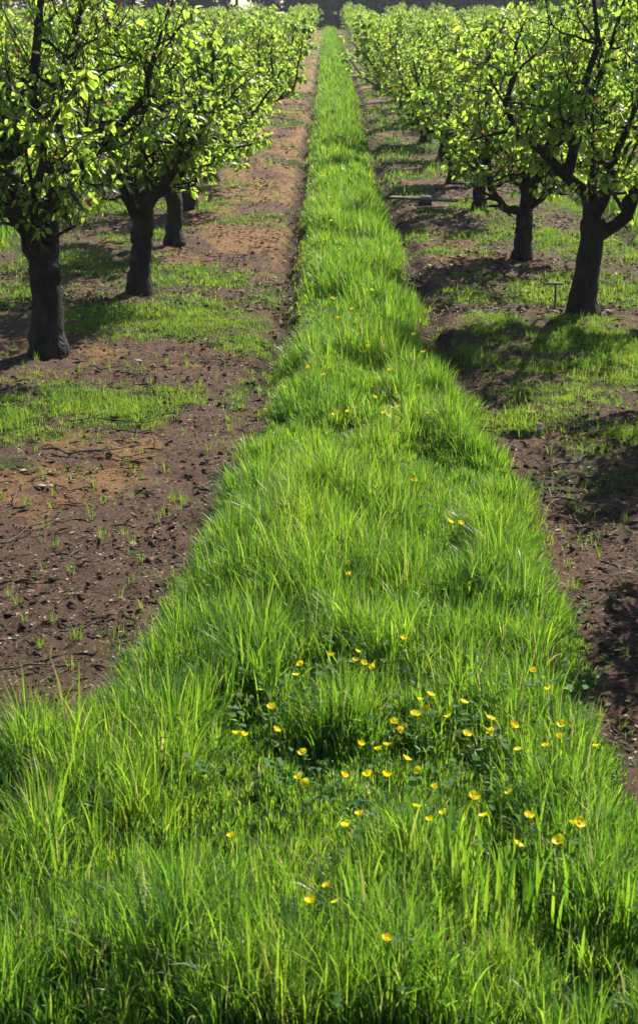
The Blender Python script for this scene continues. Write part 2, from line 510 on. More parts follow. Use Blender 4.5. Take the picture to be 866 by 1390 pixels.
def sward(x, y):
    """local sward height factor: lush mounds and trodden hollows"""
    a_ = fbm(x * 1.5, y * 1.0, 41, 3); c_ = fbm(x * 4.2, y * 3.4, 43, 2)
    v = 0.36 + 2.0 * (a_ - 0.28) + 2.0 * (c_ - 0.5)
    return np.clip(v, 0.30, 1.65)


def scatter_strip(n, y0, y1, pad, x_lo=None, x_hi=None):
    y = rng.uniform(y0, y1, n)
    if x_lo is None:
        lo = strip_l(y) - pad; hi = strip_r(y) + pad
    else:
        lo = np.full(n, x_lo); hi = np.full(n, x_hi)
    lim = 0.235 * (y + 1.0) + 0.25
    lo = np.maximum(lo, -lim); hi = np.minimum(hi, lim)
    return rng.uniform(0, 1, n) * (hi - lo) + lo, y


LUSH = []
WIND = 2.6   # general lean of the sward


def strip_zone(ntuft, y0, y1, per, hbase, wbase, segs, spread, fill):
    # tufts
    tx, ty = scatter_strip(ntuft, y0, y1, 0.03)
    e = edges(tx, ty)
    keep = e > 0.0 + 0.04 * rng.random(ntuft)
    # area-fair sampling: near rows are wider
    tx, ty, e = tx[keep], ty[keep], e[keep]
    hs = sward(tx, ty) * (0.55 + 0.45 * sstep(0.0, 0.22, e)) * rng.uniform(0.75, 1.25, len(tx))
    k = np.repeat(np.arange(len(tx)), rng.poisson(per, len(tx)) + 3)
    n = len(k)
    ang = rng.uniform(0, 2 * math.pi, n)
    rr = np.abs(rng.normal(0, spread, n))
    x = tx[k] + np.cos(ang) * rr; y = ty[k] + np.sin(ang) * rr
    h = hbase * hs[k] * rng.uniform(0.45, 1.15, n)
    # at the edges the sward flops outwards
    out = np.where(tx[k] < (strip_l(ty[k]) + strip_r(ty[k])) / 2, math.pi, 0.0)
    ef = sstep(0.25, 0.0, e[k]) * 0.7
    mx = np.cos(ang) * 1.0 + 0.35 * math.cos(WIND) + ef * np.cos(out) * 1.3
    my = np.sin(ang) * 1.0 + 0.35 * math.sin(WIND)
    ld = np.arctan2(my, mx)
    lean = np.abs(rng.normal(0.75, 0.5, n)) + 0.3 * ef
    flop = rng.random(n) < 0.16
    lean = np.where(flop, rng.uniform(1.3, 2.3, n), lean)
    w = wbase * rng.lognormal(-.12, 0.42, n)
    LUSH.append(blades(x, y, h, w, ld, lean, segs))
    # even low fill
    x, y = scatter_strip(fill, y0, y1, 0.10)
    e = edges(x, y); keep = e > -0.07 + 0.14 * rng.random(fill)
    x, y = x[keep], y[keep]; n = len(x)
    h = hbase * 0.45 * sward(x, y) * rng.uniform(0.3, 1.1, n)
    LUSH.append(blades(x, y, h, wbase * 0.8 * rng.lognormal(0, .3, n), rng.uniform(0, 6.28, n), np.abs(rng.normal(0.5, 0.4, n)), max(2, segs - 1)))


#          tufts  y0   y1  per  h    w      segs spread fill
strip_zone(1500, 2.9, 4.6, 38, .215, .0044, 5, .03, 4500)
strip_zone(1800, 4.6, 7.0, 38, .215, .0044, 5, .03, 6500)
strip_zone(1700, 7.0, 11.0, 38, .205, .0048, 4, .03, 7500)
strip_zone(1300, 11.0, 20.0, 30, .205, .0070, 3, .045, 12000)
strip_zone(1700, 20.0, 45.0, 20, .22, .012, 3, .06, 14000)
strip_zone(2600, 45.0, 150.0, 14, .24, .030, 2, .10, 20000)
tag(link('grass', gather('grass', LUSH, [M['grass']])), 'tall lush green grass filling the strip between the tree rows', 'grass', kind='stuff')

# grass strips of the neighbouring alleys, seen between the trunks and over the crowns
SIDE = []
for k in (-2, -1, 1, 2):
    for (y0, y1, n, w, sg) in ((10, 24, 9000, .012, 3), (24, 60, 9000, .022, 2), (60, 140, 5000, .05, 2)):
        if abs(k) == 2 and y0 < 24: continue
        y = rng.uniform(y0, y1, n); x = 0.05 + k * PITCHX + rng.uniform(-.6, .6, n)
        lim = 0.235 * (y + 1) + 0.3
        kp = (np.abs(x) < lim) & (edges(x, y) > 0.05 * rng.random(n)); x, y = x[kp], y[kp]; n2 = len(x)
        SIDE.append(blades(x, y, .26 * sward(x, y) * rng.uniform(.6, 1.2, n2), w * rng.lognormal(0, .3, n2), rng.uniform(0, 6.28, n2), np.abs(rng.normal(.5, .4, n2)), sg))
tag(link('alley_grass', gather('alley_grass', SIDE, [M['grass']])), 'green grass strips growing in the alleys beyond the first tree rows', 'grass', kind='stuff')

# short turf on the alleys
TF = []
for (y0, y1, n, h, w, sg) in ((4.5, 8, 45000, .028, .0026, 3), (8, 12, 400000, .024, .0032, 3), (12, 20, 300000, .030, .0055, 2), (20, 45, 150000, .055, .012, 2), (45, 140, 50000, .075, .035, 2)):
    y = rng.uniform(y0, y1, n)
    lim = np.minimum(0.235 * (y + 1) + .3, 8)
    x = rng.uniform(-1, 1, n) * lim
    tmv = turf_mask(x, y)
    e_ = edges(x, y); kp = (rng.random(n) < np.clip((tmv - 0.12) * 1.6, 0.006, 1) * (1 - .85 * np.exp(-((e_ + .13) / .08) ** 2) * (y > 9))) & (e_ < 0.05)
    x, y, tmv = x[kp], y[kp], tmv[kp]; n2 = len(x)
    hh = h * (0.45 + tmv) * rng.lognormal(0, .5, n2)
    TF.append(blades(x, y, hh, w * rng.lognormal(0, .3, n2), rng.uniform(0, 6.28, n2), np.abs(rng.normal(1.1, .55, n2)), sg))
# loose seedling tufts on the bare soil
nt_ = 520
y = rng.uniform(4.6, 11.5, nt_); lim = 0.235 * (y + 1) + .1; x = rng.uniform(-1, 1, nt_) * lim
kp = edges(x, y) < -0.02; x, y = x[kp], y[kp]
k = np.repeat(np.arange(len(x)), rng.poisson(9, len(x)) + 2); n2 = len(k)
a_ = rng.uniform(0, 6.28, n2)
TF.append(blades(x[k] + .012 * np.cos(a_), y[k] + .012 * np.sin(a_), rng.uniform(.02, .085, n2), rng.uniform(.002, .0045, n2), a_, np.abs(rng.normal(.8, .35, n2)), 4))
tag(link('turf', gather('turf', TF, [M['turf']])), 'patches of short green turf on the bare alleys under the pear trees', 'turf', kind='stuff')


# broad leaved weeds inside the sward and on the soil
def leaf_batch(P, D, Nn, L, W, lod=0):
    """P base points, D directions, Nn up-ish normals, L lengths, W widths"""
    D = D / (np.linalg.norm(D, axis=1)[:, None] + 1e-9)
    S = np.cross(Nn, D); S /= np.linalg.norm(S, axis=1)[:, None] + 1e-9
    U = np.cross(D, S)
    if lod == 0:
        tpl = np.array([(0, 0, 0), (.33, 0, .01), (.70, 0, -.01), (1, 0, -.10), (.28, .46, .10), (.66, .36, .05), (.28, -.46, .10), (.66, -.36, .05)])
        q = np.array([(1, 2, 5, 4), (2, 1, 6, 7)]); t = np.array([(0, 1, 4), (2, 3, 5), (1, 0, 6), (3, 2, 7)])
    else:
        tpl = np.array([(0, 0, 0), (.5, .45, .06), (1, 0, -.06), (.5, -.45, .06)])
        q = np.zeros((0, 4), int); t = np.array([(0, 2, 1), (0, 3, 2)])
    k = len(tpl)
    V = (P[:, None] + D[:, None] * (tpl[None, :, 0, None] * L[:, None, None]) + S[:, None] * (tpl[None, :, 1, None] * W[:, None, None]) + U[:, None] * (tpl[None, :, 2, None] * L[:, None, None]))
    base = (np.arange(len(P)) * k)[:, None, None]
    return V.reshape(-1, 3), (base + q[None]).reshape(-1, 4), (base + t[None]).reshape(-1, 3)


WEED = []
spots = []
for (px, py, n_, r_) in ((430, 915, 40, .30), (470, 930, 20, .2), (420, 455, 22, .18), (425, 500, 10, .2), (600, 945, 26, .45), (560, 1010, 26, .4), (380, 960, 20, .3), (640, 1010, 24, .4), (700, 1050, 16, .4),
                         (500, 760, 10, .3), (440, 470, 12, .25), (620, 760, 8, .3), (520, 1100, 14, .4), (130, 610, 3, .03), (405, 440, 10, .12), (560, 900, 14, .4), (700, 1200, 14, .3)):
    c_ = at(px, py, 0.1)
    for _ in range(n_):
        spots.append((c_.x + random.gauss(0, r_), c_.y + random.gauss(0, r_)))
for _ in range(420):
    y = random.uniform(4.8, 11); x = random.uniform(-1, 1) * (0.23 * (y + 1))
    if edges(np.array([x]), np.array([y]))[0] < -0.03: spots.append((x, y))
for (x, y) in spots:
    inside = edges(np.array([x]), np.array([y]))[0] > 0
    nl = random.randint(5, 9) if inside else random.randint(3, 5)
    az = rng.uniform(0, 6.28, nl)
    zg = float(ground_z(np.array([x]), np.array([y]))[0])
    hh = random.uniform(.06, .22) if inside else random.uniform(.005, .02)
    P = np.stack([x + .02 * np.cos(az) * (3 if inside else 1), y + .02 * np.sin(az) * (3 if inside else 1), zg + hh * rng.uniform(.6, 1.1, nl)], 1)
    D = np.stack([np.cos(az), np.sin(az), rng.uniform(-.1, .6, nl)], 1)
    L = rng.uniform(.018, .036, nl) if inside else rng.uniform(.012, .028, nl)
    WEED.append(leaf_batch(P, D, np.tile([0, 0, 1.0], (nl, 1)) + rng.normal(0, .2, (nl, 3)), L, L * rng.uniform(.6, .9, nl)))
tag(link('weeds', gather('weeds', WEED, [M['weed']])), 'round leaved green weeds and seedlings dotted through grass and soil', 'weeds', kind='stuff')

# wide upright blades by the lower right
BB = []
for (px, py, n_, r_) in ((650, 1250, 26, .16), (600, 1210, 14, .10), (720, 1270, 22, .14), (560, 1290, 10, .1), (790, 1290, 14, .12), (680, 1180, 6, .1)):
    c_ = at(px, py, 0.05)
    x = c_.x + rng.normal(0, r_, n_); y = c_.y + rng.normal(0, r_ * .6, n_)
    BB.append(blades(x, y, rng.uniform(.18, .31, n_), rng.uniform(.009, .016, n_), rng.uniform(0, 6.28, n_), np.abs(rng.normal(.45, .2, n_)), 6, curl=.9))
tag(link('broad_bladed_grass', gather('broad_bladed_grass', BB, [M['grass']])), 'broad bladed bright grass standing taller at the lower right', 'grass', kind='stuff')

# litter on the soil: chips, dead leaves, straw and clods
LT = []
n = 120000
y = 4.4 + 14 * rng.random(n) ** 1.3; lim = 0.235 * (y + 1) + .2; x = rng.uniform(-1, 1, n) * lim
dens = 0.35 + 1.0 * sstep(.42, .62, fbm(x * 2.4, y * 2.0, 61))
kp = (edges(x, y) < 0.02) & (rng.random(n) < dens); x, y = x[kp], y[kp]; n = len(x)
z = ground_z(x, y) + .001
az = rng.uniform(0, 6.28, n)
D = np.stack([np.cos(az), np.sin(az), rng.normal(0, .09, n)], 1)
kind = rng.random(n)
L = np.where(kind < .55, rng.uniform(.008, .022, n), np.where(kind < .97, rng.uniform(.012, .05, n), rng.uniform(.025, .045, n)))
W = np.where(kind < .55, L * rng.uniform(.4, 1.0, n), np.where(kind < .97, rng.uniform(.0018, .0045, n), L * .6))
LT.append(leaf_batch(np.stack([x, y, z], 1), D, np.tile([0, 0, 1.0], (n, 1)) + rng.normal(0, .22, (n, 3)), L, W, 1))
n = 5200
y = 4.4 + 14 * rng.random(n) ** 1.2; lim = 0.235 * (y + 1) + .2; x = rng.uniform(-1, 1, n) * lim
kp = (edges(x, y) < 0.0) & (rng.random(n) < sstep(.38, .60, fbm(x * 1.4, y * 1.4, 64))); x, y = x[kp], y[kp]; n = len(x)
az = rng.normal(0, .8, n) + math.pi * (rng.random(n) < .5); L = rng.uniform(.04, .13, n)
zz = ground_z(x, y) + rng.uniform(-.004, .003, n)
for dz_ in (0, 1):       # two crossed faces make a thin stick
    nn = np.stack([np.zeros(n), np.zeros(n) + dz_, np.ones(n) - dz_], 1) + rng.normal(0, .1, (n, 3))
    LT.append(leaf_batch(np.stack([x, y, zz], 1), np.stack([np.cos(az), np.sin(az), np.zeros(n) + .03], 1), nn, L, np.full(n, .0034), 1))
n = 70000
y = 12 + 34 * rng.random(n) ** 1.5; lim = np.minimum(0.235 * (y + 1) + .2, 6); x = rng.uniform(-1, 1, n) * lim
kp = (edges(x, y) < 0.02) & (rng.random(n) < 0.25 + 1.0 * sstep(.40, .62, fbm(x * 2.0, y * 1.2, 62))); x, y = x[kp], y[kp]; n = len(x)
az = rng.uniform(0, 6.28, n); L = rng.uniform(.02, .06, n) * (.7 + y / 30)
LT.append(leaf_batch(np.stack([x, y, ground_z(x, y) + .003], 1), np.stack([np.cos(az), np.sin(az), rng.normal(.1, .25, n)], 1), np.tile([0, 0, 1.0], (n, 1)) + rng.normal(0, .5, (n, 3)), L, L * rng.uniform(.15, .6, n), 1))
tag(link('leaf_litter', gather('leaf_litter', LT, [M['litter']])), 'brown leaf litter, chips and straw scattered over the bare soil', 'leaf litter', kind='stuff')

ico = None
def clods():
    n = 16000
    y = 4.4 + 7 * rng.random(n); lim = 0.235 * (y + 1) + .2; x = rng.uniform(-1, 1, n) * lim
    kp = (edges(x, y) < -0.04) & (rng.random(n) < .2 + sstep(.4, .7, fbm(x * 1.8, y * 1.8, 66))); x, y = x[kp], y[kp]; n = len(x)
    t = np.array([(1, 0, 0), (-1, 0, 0), (0, 1, 0), (0, -1, 0), (0, 0, 1), (0, 0, -1)], float)
    f = np.array([(0, 2, 4), (2, 1, 4), (1, 3, 4), (3, 0, 4), (2, 0, 5), (1, 2, 5), (3, 1, 5), (0, 3, 5)])
    # one subdivision of an octahedron
    V = [tuple(v) for v in t]; T = []
    def mid(a, b_):
        v = np.array(V[a]) + np.array(V[b_]); v = v / np.linalg.norm(v)
        V.append(tuple(v)); return len(V) - 1
    for (a, b_, c_) in f:
        ab, bc, ca = mid(a, b_), mid(b_, c_), mid(c_, a)
        T += [(a, ab, ca), (ab, b_, bc), (ca, bc, c_), (ab, bc, ca)]
    V = np.array(V); T = np.array(T)
    s = .003 + .013 * rng.random(n) ** 3
    hsh = 1 + .45 * np.sin(V[None, :, 0] * 3 + rng.uniform(0, 6, (n, 1))) * np.cos(V[None, :, 1] * 4 + rng.uniform(0, 6, (n, 1)))
    P = V[None] * (s[:, None] * hsh)[..., None] * np.array([1.2, 1, .7])
    P += np.stack([x, y, ground_z(x, y) + s * .15], 1)[:, None]
    base = (np.arange(n) * len(V))[:, None, None]
    return P.reshape(-1, 3), None, (base + T[None]).reshape(-1, 3)
tag(link('soil_clods', gather('soil_clods', [clods()], [M['ground']])), 'small crumbly dark clods of earth on the bare soil', 'clods', kind='stuff')

# ------------------------------------------------------------------ pear trees
UP = np.array([0, 0, 1.0])


def unit(v): return v / (np.linalg.norm(v) + 1e-9)


def wander(p, d, length, n, wob, bend=0.0, target=UP):
    pts = [p.copy()]; d = unit(d); st = length / n
    for i in range(n):
        d = unit(d + np.array([random.gauss(0, wob) for _ in range(3)]) + target * bend)
        p = p + d * st; pts.append(p.copy())
    return pts, d


def pear_tree(seed, H, Rc, trunk, limbs=None, leaves=4200, leaf=.075, lod=0, nl=5, zlow=.75, r0=.12, dens=1.0, cut=None):
    """trunk: list of local points; limbs: list of (points, r_start, r_end); returns (trunk mesh, branch mesh, crown mesh)"""
    random.seed(seed)
    wood = MB(); thin = MB()
    sides = 12 if lod == 0 else 6
    tp = [np.array(p, float) for p in trunk]
    top = tp[-1]
    # refine the trunk
    P = []; Rr = []
    m_ = 14 if lod == 0 else 5
    for i in range(m_ + 1):
        t = i / m_ * (len(tp) - 1); k = min(int(t), len(tp) - 2); f = t - k
        p = tp[k] * (1 - f) + tp[k + 1] * f
        h_ = i / m_
        P.append(p + np.array([random.gauss(0, .006), random.gauss(0, .006), 0]))
        Rr.append(r0 * (1.0 + .55 * math.exp(-h_ * 9) - .10 * h_ + (.10 * h_ ** 4 if h_ < .9 else -.35 * (h_ - .9) / .1)))
    P[0] = P[0] - np.array([0, 0, .08])
    wood.tube(P, Rr, sides, .07 if lod == 0 else .04)
    if limbs is None:
        limbs = []
        a0 = random.uniform(0, 6.28)
        for i in range(nl):
            az = a0 + i * 2 * math.pi / nl + random.uniform(-.35, .35)
            d = np.array([math.cos(az), math.sin(az), random.uniform(.35, .8)])
            ln = Rc * random.uniform(.75, 1.0)
            pts, dd = wander(top - UP * random.uniform(.0, .18), d, ln * .8, 5 if lod == 0 else 3, .16, .05)
            p2, dd = wander(pts[-1], dd, (H - pts[-1][2]) * random.uniform(.55, .85), 5 if lod == 0 else 3, .2, .35)
            limbs.append((pts + p2[1:], r0 * random.uniform(.42, .6), r0 * .12))
    env_c = np.array([top[0] * .5, top[1] * .5, (H + zlow) / 2]); hz = (H - zlow) / 2

    def inside(p, m=1.0):
        q = p - env_c
        return ((math.hypot(q[0], q[1]) / Rc) ** 2.6 + abs(q[2] / hz) ** 3.2) < m

    shoots = []
    sec = []
    for (pts, ra, rb) in limbs:
        pts = [np.array(p, float) for p in pts]
        n = len(pts)
        if n < 6 and lod == 0:      # smooth a hand-given limb and give it kinks
            Q_ = []
            for i in range(n - 1):
                for f in (0, .33, .66):
                    a_ = pts[i] * (1 - f) + pts[i + 1] * f
                    if f: a_ = a_ + np.array([random.gauss(0, .016) for _ in range(3)])
                    Q_.append(a_)
            pts = Q_ + [pts[-1]]; n = len(pts)
        # the limb grows out of the inside of the trunk with a swollen collar
        sw = np.linalg.norm(pts[0] - top) < .16
        if sw:
            pts = [top - UP * .16 + (pts[0] - top) * .3] + pts; n += 1
            ra = max(ra, r0 * .62)
        wood.tube(pts, [(ra + (rb - ra) * (i / (n - 1)) ** .7) * (1 + (.25 * math.exp(-i * 1.1) if sw else 0)) for i in range(n)], 9 if lod == 0 else 4, .09)
        for i in range(3 if lod == 0 else 1, n):
            for _ in range(2 if lod == 0 else 1):
                if random.random() < .9:
                    az = random.uniform(0, 6.28)
                    d = np.array([math.cos(az), math.sin(az), random.uniform(-.35, .9)])
                    o_ = pts[i] - env_c; o_[2] = 0
                    d = d + unit(o_) * .5
                    sec.append((pts[i], d, ra + (rb - ra) * i / (n - 1)))
        sec.append((pts[-1], pts[-1] - pts[-2], rb * 1.5))
    for (p, d, r_) in sec:
        ln = random.uniform(.25, .6) * (Rc / 1.1)
        ns = 5 if lod == 0 else 3
        pts, dd = wander(p, d, ln, ns, .28, .10)
        pts = [q for i, q in enumerate(pts) if i < 2 or inside(q, 1.05)]
        if len(pts) < 3: pts = pts + [pts[-1] + unit(dd) * .05]
        rr = min(.020, max(.008, r_ * .5))
        thin.tube(pts, [rr * (1 - .6 * i / (len(pts) - 1)) for i in range(len(pts))], 5 if lod == 0 else 3, .05, cap=False)
        for i in range(1, len(pts)):
            for _ in range(2):
                if random.random() < .85:
                    az = random.uniform(0, 6.28)
                    d2 = np.array([math.cos(az) * .8, math.sin(az) * .8, random.uniform(-.5, 1.5)])
                    shoots.append((pts[i], d2))
        shoots.append((pts[-1], dd))
        if random.random() < .4: shoots.append((pts[-1], UP + np.random.default_rng(seed).normal(0, .2, 3)))
    LPt = []; LD = []
    segs_ = []
    for (p, d) in shoots:
        ln = random.uniform(.10, .36)
        lim_ = 1.08
        if d[2] > .9 and random.random() < .5: ln *= 2.0; lim_ = 1.6
        elif random.random() < .08: ln *= 1.5; lim_ = 1.5
        pts, dd = wander(p, d, ln, 3, .2, .12)
        keep = [pts[0]]
        for q in pts[1:]:
            if inside(q, lim_): keep.append(q)
            else: break
        if len(keep) < 2: keep = [pts[0], pts[0] + unit(d) * .05]
        if lod == 0:
            thin.tube(keep, [.0050 * (1 - .5 * i / (len(keep) - 1)) for i in range(len(keep))], 3, 0, cap=False)
        segs_.append(keep)
    # leaves along the shoots and clustered at their tips
    tot = sum(len(k) for k in segs_)
    per = leaves / max(1, len(segs_))
    for keep in segs_:
        K = np.array(keep)
        n = max(1, int(per * 2.7 * random.random() ** 1.7))
        tip_ = K[-1]; rad_ = math.hypot(tip_[0] - env_c[0], tip_[1] - env_c[1])
        if tip_[2] < zlow + .55 * max(0, 1 - rad_ / (Rc * .95)) and random.random() < .9: continue
        f = np.random.default_rng(random.randrange(1 << 30)).random(n) ** .6 * (len(K) - 1)
        i0 = np.minimum(f.astype(int), len(K) - 2); fr = (f - i0)[:, None]
        LPt.append(K[i0] * (1 - fr) + K[i0 + 1] * fr)
    LPt = np.concatenate(LPt)
    rg = np.random.default_rng(seed)
    n = len(LPt)
    az = rg.uniform(0, 6.28, n)
    o_ = LPt - env_c; o_[:, 2] = 0; o_ /= np.linalg.norm(o_, axis=1)[:, None] + .2
    D = np.stack([np.cos(az), np.sin(az), rg.normal(-.85, .6, n)], 1) + o_ * .40
    D /= np.linalg.norm(D, axis=1)[:, None]
    pet = rg.uniform(.012, .04, n)[:, None]
    PP = LPt + D * pet + rg.normal(0, .012, (n, 3))
    Nn = np.tile(UP * .35, (n, 1)) + rg.normal(0, .8, (n, 3))
    L = leaf * rg.lognormal(0, .25, n); L = np.minimum(L, leaf * 1.4)
    v, q, t = leaf_batch(PP, D, Nn, L, L * rg.uniform(.44, .68, n), 0 if lod == 0 else 1)
    if lod:
        tv_ = np.concatenate(thin.V); tq_ = np.concatenate(thin.Q)
        qq = np.concatenate([q.reshape(-1, 4), tq_ + len(v)]); qm_ = np.r_[np.zeros(len(q.reshape(-1, 4)), int), np.ones(len(tq_), int)]
        crown = mesh('crown', np.vstack([v, tv_]), qq, t, True, [M['pear_leaf'], M['twig']], qm=qm_)
        return wood.me('trunk', [M['bark']]), None, crown
    crown = mesh('crown', v, q, t, True, [M['pear_leaf']])
    return wood.me('trunk', [M['bark']]), thin.me('branches', [M['twig']]), crown


def plant(meshes, loc, rz, s, label, group='pear trees in orchard rows', name='pear_tree'):
    t_ = empty(name, loc, rz); t_.scale = s if isinstance(s, tuple) else (s, s, s)
    for me_, nm in zip(meshes, ('trunk', 'branches', 'crown')):
        if me_ is not None: link(nm, me_, t_)
    return tag(t_, label, 'tree', group)


def hero(seed, px, py, r0, trunk_px, limbs_px, H, Rc, label, leaves=4200, leaf=.078, zlow=.75, cut=None):
    b0 = at(px, py); z0 = float(ground_z(np.array([b0.x]), np.array([b0.y]))[0])
    b0.z = z0
    def loc(p):
        q = at_y(p[0], p[1], b0.y + (p[2] if len(p) > 2 else 0)); return np.array(q - b0)
    tr = [np.zeros(3)] + [loc(p) for p in trunk_px]
    lb = [([loc(p) for p in pts], ra * 1.1, max(rb * 1.35, .016)) for pts, ra, rb in limbs_px]
    # a few limbs away from and towards the viewer, which the picture shows foreshortened
    random.seed(seed + 500)
    top = tr[-1]
    for sgn in (1, -1):
        pts, dd = wander(top.copy(), np.array([random.uniform(-.5, .5), sgn * .9, .55]), Rc * .75, 5, .15, .06)
        p2, dd = wander(pts[-1], dd, .6, 4, .2, .35)
        lb.append((pts + p2[1:], r0 * .45, r0 * .12))
    ms = pear_tree(seed, H, Rc, tr, lb, leaves, leaf, 0, zlow=zlow, r0=r0, cut=cut)
    return plant(ms, b0, 0, 1.0, label)


hero(101, 65, 480, .112, [(63, 400), (60, 345)],
     [([(52, 350), (28, 300, -.1), (-5, 262, -.2), (-60, 225, -.3), (-90, 150, -.3)], .07, .03),
      ([(66, 350), (68, 300, .05), (72, 255, .1), (60, 200, .1), (45, 120, 0), (52, 40, -.1), (60, -40, 0)], .075, .015),
      ([(68, 300, .05), (95, 230, .2), (150, 190, .3), (200, 130, .3), (215, 60, .3)], .045, .012),
      ([(60, 190, .1), (20, 205, -.1), (-30, 235, -.2)], .045, .03),
      ([(60, 200, .1), (85, 150, .3), (90, 80, .3), (110, 10, .3)], .035, .010)],
     2.75, 1.12, 'stout dark pear tree nearest the camera in the row left of the strip', leaves=5900, leaf=.058, zlow=.80)
hero(102, 188, 398, .095, [(192, 340), (195, 292)],
     [([(193, 300), (170, 265, -.1), (150, 225, -.2), (140, 160, -.2)], .05, .02),
      ([(196, 298), (205, 250, .1), (207, 190, 0), (200, 130, 0), (195, 50, 0)], .06, .012),
      ([(200, 280), (240, 240, 0), (262, 205, 0), (285, 150, 0), (290, 80, 0)], .05, .012)],
     2.22, 1.0, 'dark trunked pear tree second from the front in the row left of the strip', leaves=5800, leaf=.056, zlow=.64)
hero(103, 237, 332, .085, [(237, 295), (236, 255)],
     [([(236, 262), (255, 230, 0), (280, 190, 0), (290, 120, 0)], .05, .012), ([(235, 258), (225, 200, 0), (232, 120, 0), (236, 60, 0)], .05, .012)],
     2.12, 1.0, 'slimmer pear tree third from the front in the row left of the strip', leaves=5600, leaf=.056, zlow=.55)
hero(111, 788, 425, .100, [(797, 370), (803, 312), (806, 290)],
     [([(805, 325), (835, 305, 0), (866, 258, -.1), (905, 210, -.1), (925, 120, 0)], .06, .03),
      ([(806, 300), (795, 262, .1), (768, 240, .1), (735, 205, 0), (700, 178, 0), (685, 140, 0), (700, 100, 0)], .07, .012),
      ([(800, 280), (808, 220, .1), (800, 170, 0), (790, 120, 0), (812, 60, 0), (806, 0, 0)], .055, .012),
      ([(768, 240, .1), (775, 190, .2), (800, 140, .2), (825, 80, .2), (840, 20, .2)], .045, .010)],
     2.8, 1.10, 'leaning dark pear tree nearest the camera in the row right of the strip', leaves=5900, leaf=.058, zlow=.78)
hero(112, 708, 352, .085, [(711, 310), (712, 282)],
     [([(710, 285), (690, 285, -.1), (672, 265, -.1), (657, 235, -.2), (660, 190, -.2)], .035, .012),
      ([(712, 284), (740, 262, 0), (770, 240, .1), (790, 180, 0)], .05, .014),
      ([(712, 282), (715, 240, .1), (700, 190, .1), (690, 130, .1), (700, 60, .1)], .05, .012)],
     2.25, 1.0, 'pear tree with one low curling branch, second in the row right of the strip', leaves=5800, leaf=.056, zlow=.62)
hero(113, 650, 285, .080, [(651, 260), (652, 232)],
     [([(652, 240), (630, 215, 0), (612, 180, 0), (605, 120, 0)], .045, .012), ([(652, 236), (665, 190, 0), (660, 120, 0), (670, 50, 0)], .045, .012)],
     2.15, 1.0, 'pear tree behind the grey plank, third in the row right of the strip', leaves=5600, leaf=.056, zlow=.55)

# shared tree forms for the rest of the rows
FORMS = []
for i in range(5):
    random.seed(300 + i)
    tr = [(0, 0, 0), (random.uniform(-.05, .05), random.uniform(-.05, .05), .35), (random.uniform(-.08, .08), random.uniform(-.08, .08), .62)]
    FORMS.append(pear_tree(310 + i, 2.08, .92, tr, None, 4900, .060, 0, nl=5, zlow=.52, r0=.09))
FARFORMS = []
for i in range(5):
    tr = [(0, 0, 0), (.02 * i - .04, 0, .35), (.03, .02 * i - .04, .6)]
    FARFORMS.append(pear_tree(330 + i, 2.12, .80, tr, None, 3400, .080, 1, nl=5, zlow=.60, r0=.08))

ORD = ['first', 'second', 'third', 'fourth', 'fifth', 'sixth', 'seventh', 'eighth', 'ninth', 'tenth', 'eleventh', 'twelfth', 'thirteenth', 'fourteenth',
       'fifteenth', 'sixteenth', 'seventeenth', 'eighteenth', 'nineteenth', 'twentieth']
TENS = ['', '', 'twenty', 'thirty', 'forty', 'fifty']


def ordinal(n):
    if n <= 20: return ORD[n - 1]
    if n % 10 == 0: return {30: 'thirtieth', 40: 'fortieth', 50: 'fiftieth'}[n]
    return TENS[n // 10] + '-' + ORD[n % 10 - 1]


SKIP = set()
SPACING = 3.3
for side in (-1, 1):
    for row in range(1, 8):
        rx = (-1.55 if side < 0 else 1.80) + side * (row - 1) * PITCHX
        y = (18.7 if side < 0 else 21.6) if row == 1 else 11.0 + (row * 1.7 + side) % 2.6
        cnt = 3 if row == 1 else 0
        y_first = {1: 0, 2: 9, 3: 40, 4: 62, 5: 82, 6: 100, 7: 120}[row]
        while y < END_Y - 2:
            random.seed(int(side * 1000 + row * 131 + y * 7) + 5000)
            x = rx + (side * .26 * float(sstep(30, 60, y)) if row == 1 else 0) + random.uniform(-.12, .12); yy = y + random.uniform(-.25, .25)
            y += SPACING
            inframe = abs(x) - 1.0 < 0.212 * yy + .2
            if not inframe or yy < y_first: continue
            cnt += 1
            if (side, row, cnt) in SKIP: continue
            f_ = (FORMS if (yy < 36) else FARFORMS)[random.randrange(5)]
            s_ = random.uniform(.93, 1.07)
            sd = 'left' if side < 0 else 'right'
            if row == 1: lb = 'pear tree, %s from the front in the row bordering the strip on its %s' % (ordinal(cnt), sd)
            else: lb = 'pear tree, %s visible in the %s row out to the %s of the strip' % (ordinal(cnt), ordinal(row), sd)
            plant(f_, (x, yy, float(ground_z(np.array([x]), np.array([yy]))[0])), random.uniform(0, 6.28), (s_, s_, s_ * random.uniform(.90, 1.10)), lb)

# two trees just outside the frame on the right: one limb and their shade reach into the picture
for i, (x, y, rz, s_, lb) in enumerate(((2.72, 9.0, 2.1, 1.02, 'pear tree leaning in at the right edge before the front tree of that row'),
                                   (2.50, 6.4, .6, .92, 'pear tree beyond the right edge whose shade falls on the strip'))):
    plant(FORMS[i], (x, y, 0), rz, s_, lb)

# ------------------------------------------------------------------ windbreak and far trees
def cloud(n, fn, size, lod=1):
    P = fn(n)
    n = len(P)
    D = rng.normal(0, 1, (n, 3)); Nn = rng.normal(0, 1, (n, 3)); L = size * rng.lognormal(0, .3, n)
    return leaf_batch(P, D, Nn, L, L * .8, lod)


